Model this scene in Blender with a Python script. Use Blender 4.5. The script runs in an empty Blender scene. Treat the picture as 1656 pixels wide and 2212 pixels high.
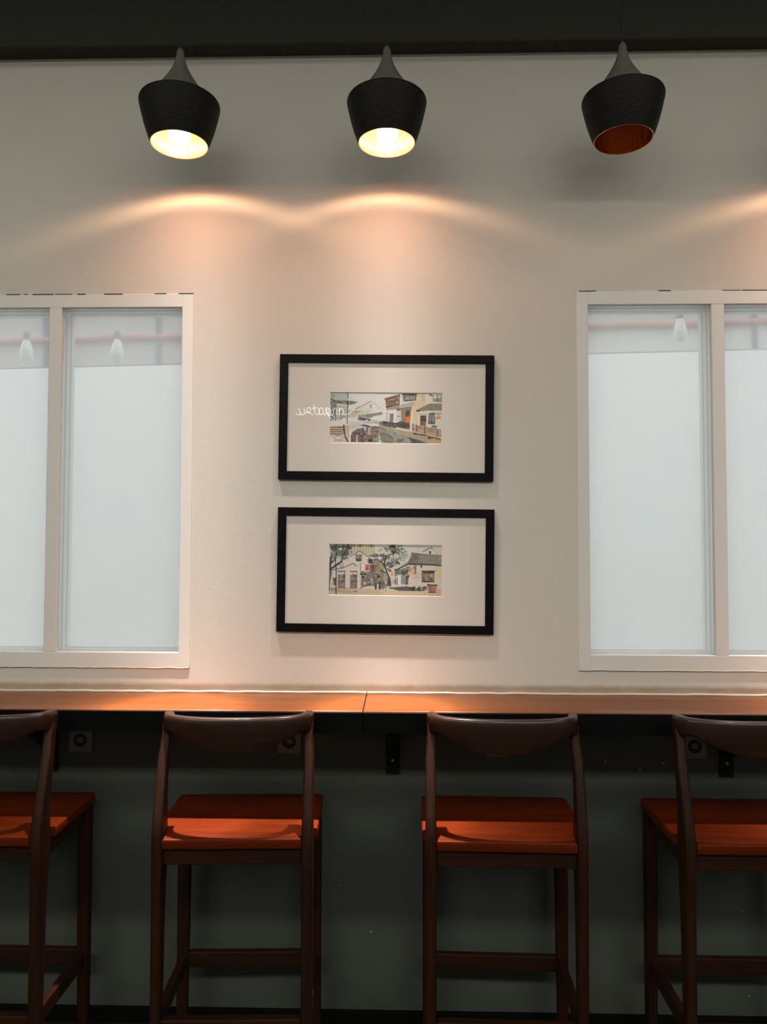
import bpy, bmesh, math, random
import numpy as np
from mathutils import Vector, Matrix
random.seed(7)
SC = bpy.context.scene
COL = SC.collection
R = math.radians

# ------------------------------------------------------------------ camera
F_PX, CAM_Y, CAM_Z = 1600.0, -2.5, 1.60
YAW, PITCH, ROLL = R(1.365), R(2.084), R(0.106)
fw = Vector((-math.sin(YAW)*math.cos(PITCH), math.cos(YAW)*math.cos(PITCH), math.sin(PITCH)))
rt0 = Vector((math.cos(YAW), math.sin(YAW), 0)); up0 = rt0.cross(fw)
rt = rt0*math.cos(ROLL) + up0*math.sin(ROLL); up = rt.cross(fw)
cd = bpy.data.cameras.new('camera'); cam = bpy.data.objects.new('camera', cd); COL.objects.link(cam)
cd.sensor_fit = 'VERTICAL'; cd.sensor_height = 36.0; cd.lens = 36.0*F_PX/2212.0
cd.clip_start = 0.05; cd.clip_end = 200
m = Matrix((rt, up, -fw)).transposed().to_4x4(); m.translation = (0, CAM_Y, CAM_Z)
cam.matrix_world = m
SC.camera = cam

# ------------------------------------------------------------------ helpers
def tag(o, label=None, cat=None, group=None, kind=None):
    if label: o['label'] = label
    if cat: o['category'] = cat
    if group: o['group'] = group
    if kind: o['kind'] = kind
    return o

def empty(name, loc=(0, 0, 0), rz=0.0, label=None, cat=None, group=None):
    o = bpy.data.objects.new(name, None); COL.objects.link(o)
    o.location = loc; o.rotation_euler = (0, 0, rz); o.empty_display_size = 0.05
    return tag(o, label, cat, group)

def link(name, bm, mat, parent=None, smooth=None, loc=None):
    me = bpy.data.meshes.new(name)
    bmesh.ops.recalc_face_normals(bm, faces=bm.faces[:])
    bm.to_mesh(me); bm.free()
    for mt in (mat if isinstance(mat, (list, tuple)) else [mat]): me.materials.append(mt)
    if smooth is not None:
        for p in me.polygons: p.use_smooth = True
        try: me.set_sharp_from_angle(angle=R(smooth))
        except Exception: pass
    o = bpy.data.objects.new(name, me); COL.objects.link(o)
    if parent: o.parent = parent
    if loc is not None: o.location = loc
    return o

def structure(name, bm, mat, parent=None, **k):
    o = link(name, bm, mat, parent, **k)
    if parent is None: o['kind'] = 'structure'
    return o

def box(bm, x0, x1, y0, y1, z0, z1, bev=0.0, seg=2, mi=0):
    t = bmesh.new()
    bmesh.ops.create_cube(t, size=1.0)
    for v in t.verts:
        v.co = Vector((x0 + (v.co.x+.5)*(x1-x0), y0 + (v.co.y+.5)*(y1-y0), z0 + (v.co.z+.5)*(z1-z0)))
    if bev > 0:
        bmesh.ops.bevel(t, geom=t.edges[:], offset=bev, segments=seg, affect='EDGES', profile=0.5)
    for f in t.faces: f.material_index = mi
    me = bpy.data.meshes.new('tmp'); t.to_mesh(me); t.free(); bm.from_mesh(me); bpy.data.meshes.remove(me)

def ring_rr(w, d, r, n=3):
    """rounded rectangle, w along x, d along y"""
    out = []
    for sx, sy, a0 in ((1, 1, 0), (-1, 1, 90), (-1, -1, 180), (1, -1, 270)):
        for k in range(n+1):
            a = R(a0 + 90.0*k/n)
            out.append((sx*(w/2-r) + r*math.cos(a), sy*(d/2-r) + r*math.sin(a)))
    return out

def loft(bm, rings, caps=True, closed=True):
    vs = [[bm.verts.new(p) for p in r] for r in rings]
    n = len(vs[0])
    for a, b in zip(vs, vs[1:]):
        for i in range(n if closed else n-1):
            j = (i+1) % n
            bm.faces.new((a[i], a[j], b[j], b[i]))
    if caps:
        bm.faces.new(vs[0][::-1]); bm.faces.new(vs[-1])

def lathe(bm, prof, cx=0, cy=0, n=64, caps=False):
    loft(bm, [[(cx + r*math.cos(2*math.pi*i/n), cy + r*math.sin(2*math.pi*i/n), z) for i in range(n)] for r, z in prof], caps)

def tube(bm, pts, r, n=8, caps=True):
    pts = [Vector(p) for p in pts]; rings = []
    for i, p in enumerate(pts):
        t = (pts[min(i+1, len(pts)-1)] - pts[max(i-1, 0)]).normalized()
        a = t.cross(Vector((0, 0, 1)) if abs(t.z) < .95 else Vector((1, 0, 0))).normalized(); b = t.cross(a)
        rings.append([p + a*r*math.cos(2*math.pi*k/n) + b*r*math.sin(2*math.pi*k/n) for k in range(n)])
    loft(bm, rings, caps)

def extrude_poly(bm, pts, z0, z1, bev=0.003):
    t = bmesh.new()
    a = [t.verts.new((x, y, z0)) for x, y in pts]; b = [t.verts.new((x, y, z1)) for x, y in pts]
    t.faces.new(a[::-1]); t.faces.new(b); n = len(pts)
    for i in range(n): t.faces.new((a[i], a[(i+1) % n], b[(i+1) % n], b[i]))
    if bev:
        ed = [e for e in t.edges if abs(e.verts[0].co.z-e.verts[1].co.z) < 1e-6]
        bmesh.ops.bevel(t, geom=ed, offset=bev, segments=3, affect='EDGES', profile=0.5)
    me = bpy.data.meshes.new('tmp'); t.to_mesh(me); t.free(); bm.from_mesh(me); bpy.data.meshes.remove(me)

def copy_tree(o, parent=None):
    c = o.copy(); COL.objects.link(c)
    if parent: c.parent = parent
    for ch in list(o.children): copy_tree(ch, c)
    return c

# ------------------------------------------------------------------ materials
def new_mat(name):
    mt = bpy.data.materials.new(name); mt.use_nodes = True
    nt = mt.node_tree; b = nt.nodes['Principled BSDF']
    return mt, nt, b
def N(nt, t, **k):
    n = nt.nodes.new(t)
    for a, v in k.items(): setattr(n, a, v)
    return n
def mth(nt, op, a, b=None, c=None, clamp=False):
    n = N(nt, 'ShaderNodeMath', operation=op, use_clamp=clamp)
    for i, v in enumerate((a, b, c)):
        if v is None: continue
        if isinstance(v, (int, float)): n.inputs[i].default_value = v
        else: nt.links.new(v, n.inputs[i])
    return n.outputs[0]
def mixc(nt, f, a, b):
    n = N(nt, 'ShaderNodeMix', data_type='RGBA')
    for s, v in (('Factor', f), (6, a), (7, b)):
        i = n.inputs[0] if s == 'Factor' else n.inputs[s]
        if isinstance(v, (int, float)): i.default_value = v
        elif isinstance(v, tuple): i.default_value = (*v, 1) if len(v) == 3 else v
        else: nt.links.new(v, i)
    return n.outputs[2]
def noise(nt, vec, scale, detail=4, rough=.5):
    n = N(nt, 'ShaderNodeTexNoise'); n.inputs['Scale'].default_value = scale
    n.inputs['Detail'].default_value = detail; n.inputs['Roughness'].default_value = rough
    if vec is not None: nt.links.new(vec, n.inputs['Vector'])
    return n.outputs['Fac']
def ramp(nt, fac, stops):
    n = N(nt, 'ShaderNodeValToRGB'); e = n.color_ramp.elements
    while len(e) < len(stops): e.new(0.5)
    for i, (p, c) in enumerate(stops):
        e[i].position = p; e[i].color = (*c, 1) if len(c) == 3 else c
    nt.links.new(fac, n.inputs[0]); return n.outputs[0]
def coords(nt, kind='Object', scale=None):
    t = N(nt, 'ShaderNodeTexCoord').outputs[kind]
    if scale:
        mp = N(nt, 'ShaderNodeMapping'); mp.inputs['Scale'].default_value = scale
        nt.links.new(t, mp.inputs['Vector']); return mp.outputs[0]
    return t
def bump(nt, b, h, strength, dist=0.002):
    n = N(nt, 'ShaderNodeBump'); n.inputs['Strength'].default_value = strength; n.inputs['Distance'].default_value = dist
    nt.links.new(h, n.inputs['Height']); nt.links.new(n.outputs[0], b.inputs['Normal'])

def plain(name, col, rough=.5, metal=0.0, var=.08, nscale=30, spec=.5, bmp=0):
    mt, nt, b = new_mat(name)
    v = coords(nt); f = noise(nt, v, nscale)
    c0 = tuple(max(0, c*(1-var)) for c in col); c1 = tuple(min(1, c*(1+var)) for c in col)
    nt.links.new(mixc(nt, f, c0, c1), b.inputs['Base Color'])
    b.inputs['Roughness'].default_value = rough; b.inputs['Metallic'].default_value = metal
    b.inputs['Specular IOR Level'].default_value = spec
    if bmp: bump(nt, b, f, bmp)
    return mt

def wood(name, dark, mid, light, scale, rough=.3, coat=.4, croughness=.12, spec=.5):
    mt, nt, b = new_mat(name)
    v = coords(nt, 'Object', scale)
    f1 = noise(nt, v, 1.0, 6, .6); f2 = noise(nt, v, 4.5, 4, .6)
    f = mth(nt, 'ADD', mth(nt, 'MULTIPLY', f1, .7), mth(nt, 'MULTIPLY', f2, .3))
    nt.links.new(ramp(nt, f, [(.32, dark), (.5, mid), (.68, light)]), b.inputs['Base Color'])
    b.inputs['Roughness'].default_value = rough
    b.inputs['Coat Weight'].default_value = coat; b.inputs['Coat Roughness'].default_value = croughness
    b.inputs['Specular IOR Level'].default_value = spec
    bump(nt, b, f2, .15, .001)
    return mt

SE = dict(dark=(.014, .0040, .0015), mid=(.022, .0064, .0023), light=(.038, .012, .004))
M = {}
M['stool_x'] = wood('stool_wood_x', scale=(3, 45, 45), rough=.5, coat=.06, spec=.22, **SE)
M['stool_y'] = wood('stool_wood_y', scale=(45, 3, 45), rough=.5, coat=.06, spec=.22, **SE)
M['stool_z'] = wood('stool_wood_z', scale=(45, 45, 3), rough=.5, coat=.06, spec=.22, **SE)
M['rail'] = wood('backrest_wood', scale=(3, 45, 45), rough=.38, coat=.35, croughness=.15, spec=.3, **SE)
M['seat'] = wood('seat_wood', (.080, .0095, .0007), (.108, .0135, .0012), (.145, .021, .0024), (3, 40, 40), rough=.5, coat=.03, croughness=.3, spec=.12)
M['counter'] = wood('counter_wood', (.135, .034, .0025), (.163, .043, .004), (.20, .060, .008), (1.3, 26, 26), rough=.42, spec=.25, coat=.3, croughness=.2)
M['black_paint'] = plain('black_paint', (.0035, .0035, .004), .6, spec=.1)
M['bracket'] = plain('bracket_steel', (.004, .004, .005), .55, spec=.25)
M['screw'] = plain('screw_steel', (.35, .36, .38), .35, .9)
M['frame'] = plain('frame_black', (.0035, .0035, .0045), .5, spec=.12)
M['mat'] = plain('mat_board', (.82, .775, .72), .9, var=.015, nscale=200, spec=.1)
M['white_paint'] = plain('window_frame_white', (.82, .81, .78), .4, var=.02, nscale=8)
M['gap'] = plain('dark_gap', (.012, .014, .012), .95, spec=.05)
M['plate'] = plain('socket_plastic', (.15, .155, .13), .4, var=.04)
M['plate_dark'] = plain('socket_recess', (.008, .009, .009), .45, spec=.4)
M['sealant'] = plain('white_sealant', (.62, .58, .50), .35, var=.12, nscale=14)
M['cord'] = plain('black_cord', (.01, .01, .01), .6)
M['grip'] = plain('pale_ferrule', (.35, .35, .33), .3, .8)
M['ceiling'] = plain('ceiling_dark', (.035, .036, .032), .9, var=.15, nscale=60, spec=.1, bmp=.2)
M['beam'] = plain('beam_dark', (.050, .051, .045), .9, var=.18, nscale=70, spec=.1, bmp=.3)
M['floor'] = plain('floor_dark', (.012, .012, .012), .6, var=.2, nscale=4)
M['base'] = plain('baseboard_dark', (.006, .006, .006), .8, spec=.05)
M['side'] = plain('side_wall', (.35, .34, .31), .9, var=.04, nscale=5)
M['street'] = plain('street_ground', (.42, .42, .40), .9, var=.1, nscale=3)
M['out_canopy'] = plain('awning_pale', (.66, .63, .635), .8, var=.05, nscale=9)
M['out_lit'] = plain('awning_lit_panel', (.80, .81, .79), .8, var=.03, nscale=9)  # paler awning copy: the stronger light on the right put into its colour
M['out_red'] = plain('awning_red_rail', (.62, .28, .27), .7, var=.06, nscale=9)
M['out_blue'] = plain('socket_blue_grey', (.22, .29, .34), .5)
M['out_wire'] = plain('white_wire', (.8, .8, .78), .5)
M['out_bulb'] = plain('bulb_milky', (.85, .86, .84), .3)
M['porcelain'] = plain('lamp_holder', (.7, .68, .62), .4)

# outside wall, pale with a few faint flaked patches
mt, nt, b = new_mat('outside_plaster'); v = coords(nt)
f = noise(nt, coords(nt, 'Object', (1.6, 1, .8)), 1.3, 5, .6)
g = ramp(nt, f, [(.56, (0, 0, 0)), (.60, (1, 1, 1))])
nt.links.new(mixc(nt, g, (.80, .81, .79), (.74, .78, .79)), b.inputs['Base Color']); b.inputs['Roughness'].default_value = .9
M['out_wall'] = mt

# interior window wall: off-white above, dark paint below the counter; grime line and scuffs
mt, nt, b = new_mat('cafe_wall'); v = coords(nt)
sep = N(nt, 'ShaderNodeSeparateXYZ'); nt.links.new(v, sep.inputs[0])
X, Z = sep.outputs[0], sep.outputs[2]
mott = noise(nt, v, 2.2, 5, .55); fine = noise(nt, v, 90, 3, .6)
white = mixc(nt, mott, (.70, .665, .605), (.76, .725, .672))
white = mixc(nt, mth(nt, 'MULTIPLY', fine, .12), white, (.62, .59, .52))
# brown grime band just above the counter
wob = mth(nt, 'MULTIPLY', mth(nt, 'SUBTRACT', noise(nt, coords(nt, 'Object', (6, 6, 1)), 2.0, 5, .65), .5), .016)
zz = mth(nt, 'ADD', Z, wob)
up_ = mth(nt, 'SMOOTH_MIN', 1.0, mth(nt, 'DIVIDE', mth(nt, 'SUBTRACT', 1.118, zz), .014), .05, clamp=True)
grime = mth(nt, 'MULTIPLY', up_, mth(nt, 'ADD', .42, mth(nt, 'MULTIPLY', noise(nt, coords(nt, 'Object', (3, 3, 3)), 3, 4), .6)), clamp=True)
white = mixc(nt, grime, white, (.36, .24, .13))
# small marks
vo = N(nt, 'ShaderNodeTexVoronoi'); vo.inputs['Scale'].default_value = 5.0; nt.links.new(coords(nt, 'Object', (1, 1, .8)), vo.inputs['Vector'])
spot = mth(nt, 'LESS_THAN', vo.outputs['Distance'], .012)
white = mixc(nt, mth(nt, 'MULTIPLY', spot, .45), white, (.35, .22, .14))
dark = mixc(nt, mott, (.062, .072, .062), (.092, .101, .087))
dark = mixc(nt, mth(nt, 'MULTIPLY', noise(nt, coords(nt, 'Object', (8, 8, 8)), 9, 4, .7), .25), dark, (.13, .14, .125))
vo2 = N(nt, 'ShaderNodeTexVoronoi'); vo2.inputs['Scale'].default_value = 17.0; nt.links.new(v, vo2.inputs['Vector'])
area = mth(nt, 'GREATER_THAN', noise(nt, v, 3.1, 1), .53)
fleck = mth(nt, 'MULTIPLY', mth(nt, 'LESS_THAN', vo2.outputs['Distance'], mth(nt, 'MULTIPLY', noise(nt, v, 11, 2), .10)), area)
dark = mixc(nt, mth(nt, 'MULTIPLY', fleck, .8), dark, (.45, .46, .43))
low = mth(nt, 'LESS_THAN', Z, 1.07)
nt.links.new(mixc(nt, low, white, dark), b.inputs['Base Color'])
b.inputs['Roughness'].default_value = .85; b.inputs['Specular IOR Level'].default_value = .2
bump(nt, b, fine, .25, .0015)
M['wall'] = mt

# pendant metals
mt, nt, b = new_mat('blackened_brass'); v = coords(nt)
vo = N(nt, 'ShaderNodeTexVoronoi'); vo.inputs['Scale'].default_value = 75; nt.links.new(v, vo.inputs['Vector'])
nt.links.new(mixc(nt, noise(nt, v, 40), (.0045, .004, .0035), (.010, .009, .0075)), b.inputs['Base Color'])
b.inputs['Roughness'].default_value = .6; b.inputs['Specular IOR Level'].default_value = .25
bump(nt, b, vo.outputs['Distance'], .35, .003)
M['shade'] = mt
M['neck'] = plain('grey_metal_neck', (.14, .136, .118), .55, 0, var=.25, nscale=60)
mt, nt, b = new_mat('hammered_copper')
vo = N(nt, 'ShaderNodeTexVoronoi'); vo.inputs['Scale'].default_value = 60; nt.links.new(coords(nt, 'Object', (1, 1, .35)), vo.inputs['Vector'])
b.inputs['Base Color'].default_value = (.90, .46, .22, 1); b.inputs['Metallic'].default_value = 1; b.inputs['Roughness'].default_value = .38
bump(nt, b, vo.outputs['Distance'], .5, .004)
M['copper'] = mt

def emit_clear(name, col, strength):
    mt = bpy.data.materials.new(name); mt.use_nodes = True; nt = mt.node_tree; nt.nodes.clear()
    e = N(nt, 'ShaderNodeEmission'); e.inputs[0].default_value = (*col, 1); e.inputs[1].default_value = strength
    t = N(nt, 'ShaderNodeBsdfTransparent'); a = N(nt, 'ShaderNodeAddShader'); o = N(nt, 'ShaderNodeOutputMaterial')
    nt.links.new(e.outputs[0], a.inputs[0]); nt.links.new(t.outputs[0], a.inputs[1]); nt.links.new(a.outputs[0], o.inputs[0])
    return mt
M['bulb_lit'] = emit_clear('lit_bulb', (1, .78, .58), 14.0)
M['neon'] = emit_clear('neon_white', (.95, 1.0, .97), 3.8)

def glass_mat(name, haze=0.0, tint=(1, 1, 1), ior=1.5, refl=None):
    mt = bpy.data.materials.new(name); mt.use_nodes = True; nt = mt.node_tree; nt.nodes.clear()
    t = N(nt, 'ShaderNodeBsdfTransparent'); t.inputs[0].default_value = (*tint, 1)
    g = N(nt, 'ShaderNodeBsdfGlossy'); g.inputs['Roughness'].default_value = .0
    fr = N(nt, 'ShaderNodeFresnel'); fr.inputs[0].default_value = ior
    mx = N(nt, 'ShaderNodeMixShader'); o = N(nt, 'ShaderNodeOutputMaterial')
    base = t.outputs[0]
    if haze:
        tr = N(nt, 'ShaderNodeBsdfTranslucent'); tr.inputs[0].default_value = (.97, .98, .97, 1)
        mh = N(nt, 'ShaderNodeMixShader')
        f = noise(nt, coords(nt), 6, 3)
        nt.links.new(mth(nt, 'ADD', haze-.02, mth(nt, 'MULTIPLY', f, .04)), mh.inputs[0])
        nt.links.new(base, mh.inputs[1]); nt.links.new(tr.outputs[0], mh.inputs[2]); base = mh.outputs[0]
    if refl: mx.inputs[0].default_value = refl
    else: nt.links.new(fr.outputs[0], mx.inputs[0])
    nt.links.new(base, mx.inputs[1]); nt.links.new(g.outputs[0], mx.inputs[2])
    nt.links.new(mx.outputs[0], o.inputs[0])
    return mt
M['picture_glass'] = glass_mat('picture_glass', refl=.045)
M['window_glass'] = glass_mat('window_glass_glare', haze=.4)  # glare over the outside view, put into the panes as a pale translucent veil

# ------------------------------------------------------------------ room shell
ROOM_X, ROOM_BACK, ROOM_H = 4.6, -6.6, 3.75
W1 = (-1.655, -0.712, 1.166, 2.440)     # window openings x0,x1,z0,z1
W2 = (0.592, 1.535, 1.166, 2.440)
bm = bmesh.new()
T = .10
for x0, x1 in ((-ROOM_X, W1[0]), (W1[1], W2[0]), (W2[1], ROOM_X)): box(bm, x0, x1, 0, T, 0, ROOM_H)
for w in (W1, W2):
    box(bm, w[0], w[1], 0, T, 0, w[2]); box(bm, w[0], w[1], 0, T, w[3], ROOM_H)
structure('wall_front', bm, M['wall'])
bm = bmesh.new(); box(bm, -ROOM_X, ROOM_X, ROOM_BACK, T, -.1, 0); structure('floor', bm, M['floor'])
bm = bmesh.new(); box(bm, -ROOM_X, ROOM_X, ROOM_BACK, T, ROOM_H, ROOM_H+.1); structure('ceiling', bm, M['ceiling'])
bm = bmesh.new(); box(bm, -ROOM_X-.12, -ROOM_X, ROOM_BACK, T, 0, ROOM_H); structure('wall_left', bm, M['side'])
bm = bmesh.new(); box(bm, ROOM_X, ROOM_X+.12, ROOM_BACK, T, 0, ROOM_H); structure('wall_right', bm, M['side'])
# dark bulkhead along the top of the window wall
bm = bmesh.new(); box(bm, -ROOM_X, ROOM_X, -.068, 0, 3.271, ROOM_H, .004, 1); structure('trim_1', bm, M['beam'])
bm = bmesh.new(); box(bm, -ROOM_X, ROOM_X, -.014, 0, 0, .05, .003, 1); structure('baseboard_front', bm, M['base'])
# wall behind the viewer
bm = bmesh.new(); box(bm, -ROOM_X, ROOM_X, ROOM_BACK-.15, ROOM_BACK, 0, ROOM_H)
structure('wall_back', bm, M['side'])

# ------------------------------------------------------------------ windows
def window(n, w, mull_x0, mull_x1):
    x0, x1, z0, z1 = w
    yf, yb = -.004, .088
    e = .0
    bm = bmesh.new()
    sx, tp, bt = .039, .046, .050
    box(bm, x0, x0+sx, yf, yb, z0, z1, .0015, 1); box(bm, x1-sx, x1, yf, yb, z0, z1, .0015, 1)
    box(bm, x0+sx, x1-sx, yf, yb, z1-tp, z1, .0015, 1); box(bm, x0+sx, x1-sx, yf, yb, z0, z0+bt, .0015, 1)
    box(bm, mull_x0, mull_x1, yf, yb, z0+bt, z1-tp, .0015, 1)
    win = structure('window_%d' % n, bm, M['white_paint'])
    for a, b_ in ((x0+sx, mull_x0), (mull_x1, x1-sx)):
        f = bmesh.new(); l = .005
        c, d = z0+bt, z1-tp
        for ya, yc, ll in ((.034, .082, l), (.058, .082, 2*l)):
            box(f, a, a+ll, ya, yc, c, d); box(f, b_-ll, b_, ya, yc, c, d)
            box(f, a+ll, b_-ll, ya, yc, c, c+ll); box(f, a+ll, b_-ll, ya, yc, d-ll, d)
        link('glazing_bead', f, M['white_paint'], win)
        g = bmesh.new(); box(g, a+.0005, b_-.0005, .012, .015, c+.0005, d-.0005)
        link('pane', g, M['window_glass'], win)
    # ragged unfilled gap over the head of the frame
    g = bmesh.new(); rr = random.Random(n*5); x = x0+.01
    while x < x1-.02:
        L = rr.uniform(.012, .09)
        if rr.random() < .45:
            h = rr.uniform(.0003, .0020); box(g, x, min(x+L, x1), -.0055, -.001, z1-h+.001, z1+.0012)
        x += L + rr.uniform(.003, .02)
    link('head_gap', g, M['gap'], win)
    # beads of filler under the frame
    g = bmesh.new(); pts = []; x = x0
    while x < x1: pts.append((x, -.002, z0-.001+rr.uniform(-.0012, .0008))); x += .02
    tube(g, pts, .0032, 6); link('sill_filler', g, M['sealant'], win, smooth=60)
    return win
window(1, W1, -1.211, -1.168)
window(2, W2, 1.044, 1.087)

# ------------------------------------------------------------------ outside
bm = bmesh.new(); box(bm, -12, 12, .10, 6, -.25, -.1); structure('ground', bm, M['street'])
bm = bmesh.new(); box(bm, -12, 12, 4.2, 4.4, -.1, 7); structure('wall_outside', bm, M['out_wall'])
aw = empty('awning', (0, 1.6, 2.61), 0, 'pale awning with a red rail seen through the tops of both windows', 'awning')
aw.rotation_euler = (0, R(-1.25), 0)
bm = bmesh.new(); box(bm, -4.5, 4.5, .0, .04, .16, .42, .002, 1); link('fascia', bm, M['out_canopy'], aw)
bm = bmesh.new(); box(bm, -4.5, -.2, .0, .035, .0, .16, .002, 1); link('lower_panel', bm, M['out_canopy'], aw)
bm = bmesh.new(); box(bm, -.2, 4.5, .0, .035, .0, .16, .002, 1); link('lower_panel', bm, M['out_lit'], aw)
bm = bmesh.new()
pts = [(x, -.016, .146 + .004*math.sin(x*3.1)+.003*math.sin(x*11)) for x in np.linspace(-4.4, 4.4, 90)]
tube(bm, pts, .017, 10); link('red_rail', bm, M['out_red'], aw, smooth=60)
for xx in (-1.36, -2.0, 1.95):
    bm = bmesh.new(); box(bm, xx-.012, xx+.012, -.02, .0, .0, .3, .003, 1); link('hanging_strap', bm, M['out_blue'], aw)
wy = 1.16
cab = empty('overhead_wire', (0, wy, 0), 0, 'thin white wire strung outside carrying the bare bulbs', 'wire')
bm = bmesh.new(); tube(bm, [(x, 0, 2.7405+.035*x + .0006*x*x*0 + .045) for x in np.linspace(-4.2, 4.2, 30)], .0022, 6)
link('cable', bm, M['out_wire'], cab)
for sx in (-4.2, 4.2):
    bm = bmesh.new(); tube(bm, [(sx, 0, -.1), (sx, 0, 2.9+.035*sx)], .02, 10); link('post', bm, M['out_wire'], cab)
def out_bulb(x, zc, label):
    """zc = centre of the glass"""
    t = empty('hanging_bulb', (x, wy, zc), 0, label, 'light bulb', 'bare bulbs strung outside the windows')
    b_ = bmesh.new()
    prof = [(.001, -.058), (.010, -.056), (.020, -.048), (.029, -.034), (.033, -.016), (.031, .004), (.025, .028), (.018, .048), (.0145, .058), (.0001, .060)]
    lathe(b_, prof, n=32); link('glass_bulb', b_, M['out_bulb'], t, smooth=60)
    b_ = bmesh.new(); lathe(b_, [(.0001, .055), (.0145, .056), (.0155, .07), (.0155, .095), (.010, .102), (.004, .106), (.0001, .106)], n=24)
    link('bulb_socket', b_, M['out_blue'], t, smooth=40)
    zw = 2.7405+.035*x+.045 - zc
    b_ = bmesh.new(); tube(b_, [(0, 0, .104), (.002, 0, (.1+zw)/2), (0, 0, zw)], .0032, 6); link('flex', b_, M['out_wire'], t)
    return t
out_bulb(-1.428, 2.541, 'bare bulb with blue-grey socket hanging outside the right pane of the left window')
out_bulb(-1.889, 2.541, 'bare bulb hanging outside the left pane of the left window, at the photo edge')
out_bulb(1.377, 2.632, 'bare bulb hanging outside the left pane of the right window, its top hidden')

# ------------------------------------------------------------------ counter
CZ, CYF = 1.084, -.262
def counter(x0, x1, label):
    t = empty('wall_counter', ((x0+x1)/2, 0, CZ), 0, label, 'counter', 'wooden ledge along the window wall')
    h = (x1-x0)/2
    bm = bmesh.new(); box(bm, -h, h, CYF, 0, -.028, 0, .0025, 3); link('worktop', bm, M['counter'], t, smooth=40)
    bm = bmesh.new(); box(bm, -h, h, CYF-.004, CYF+.016, -.066, -.0035, .001, 1); link('front_fascia', bm, M['black_paint'], t)
    bm = bmesh.new(); x = -h; pts = []; rr = random.Random(int(x0*100))
    while x < h: pts.append((x, -.002, .001+rr.uniform(-.0008, .0014))); x += .03
    pts.append((h, -.002, .001)); tube(bm, pts, .0045, 8); link('sealant_bead', bm, M['sealant'], t, smooth=60)
    return t, h
cl_ = counter(-ROOM_X, -.1155, 'long orange-brown wooden wall counter left of the joint')
bm = bmesh.new(); box(bm, cl_[1]-.0005, cl_[1]+.0023, CYF+.0005, -.001, -.066, -.004); link('joint_strip', bm, M['black_paint'], cl_[0])
counter(-.113, ROOM_X, 'long orange-brown wooden wall counter right of the joint')

def bracket(x, label):
    t = empty('shelf_bracket', (x, 0, .82), 0, label, 'bracket', 'black steel brackets under the counter')
    H = CZ-.028-.82
    bm = bmesh.new(); box(bm, -.0225, .0225, -.010, 0, 0, H, .002, 2); wp = link('wall_plate', bm, M['bracket'], t)
    bm = bmesh.new(); box(bm, -.0225, .0225, CYF+.03, -.010, H-.008, H, .001, 1); link('top_arm', bm, M['bracket'], t)
    bm = bmesh.new()
    ring = lambda y, z: [(-.020, y, z), (.020, y, z), (.020, y, z-.022), (-.020, y, z-.022)]
    loft(bm, [ring(-.008, .085), ring(CYF+.06, H-.006)]); link('strut', bm, M['bracket'], t)
    for z in (.045,):
        bm = bmesh.new(); tube(bm, [(0, -.009, z), (0, -.0125, z), (0, -.0135, z)], .0045, 14); link('screw', bm, M['screw'], wp)
bracket(-.027, 'black steel bracket under the counter midway between the two middle stools')
bracket(1.071, 'black steel bracket seen under the backrest of the rightmost stool')
bracket(-1.176, 'black steel bracket half hidden behind the leg of the leftmost stool')

def outlet(x, z, label):
    t = empty('power_outlet', (x, 0, z), 0, label, 'power outlet', 'round two-pin outlets under the counter')
    bm = bmesh.new(); box(bm, -.040, .040, -.009, 0, -.040, .040, .004, 3)
    fp = link('face_plate', bm, M['plate'], t, smooth=40)
    bm = bmesh.new()
    n = 32; L = lambda r, y: [(r*math.cos(2*math.pi*i/n), y, r*math.sin(2*math.pi*i/n)) for i in range(n)]
    loft(bm, [L(.0225, -.0092), L(.0215, -.0112), L(.0195, -.0112), L(.0188, -.0094)], caps=False)
    bm.faces.new([bm.verts.new(p) for p in L(.0190, -.0094)]); sw = link('socket_well', bm, M['plate_dark'], fp)
    bm = bmesh.new(); box(bm, -.0115, .0115, -.0125, -.009, -.006, .011, .003, 2); link('pin_block', bm, M['plate'], fp, smooth=40)
    for s in (-1, 1):
        bm = bmesh.new(); tube(bm, [(s*.0062, -.0120, .003), (s*.0062, -.0130, .003)], .0026, 12); link('pin_hole', bm, M['plate_dark'], fp)
outlet(-1.077, .922, 'wall outlet between the leftmost stool and the second stool')
outlet(-.373, .922, 'wall outlet seen through the back of the second stool, beside its right post')
outlet(.322, .918, 'wall outlet mostly hidden behind the backrest of the third stool')
outlet(.968, .918, 'wall outlet seen through the back of the rightmost stool')

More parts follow.
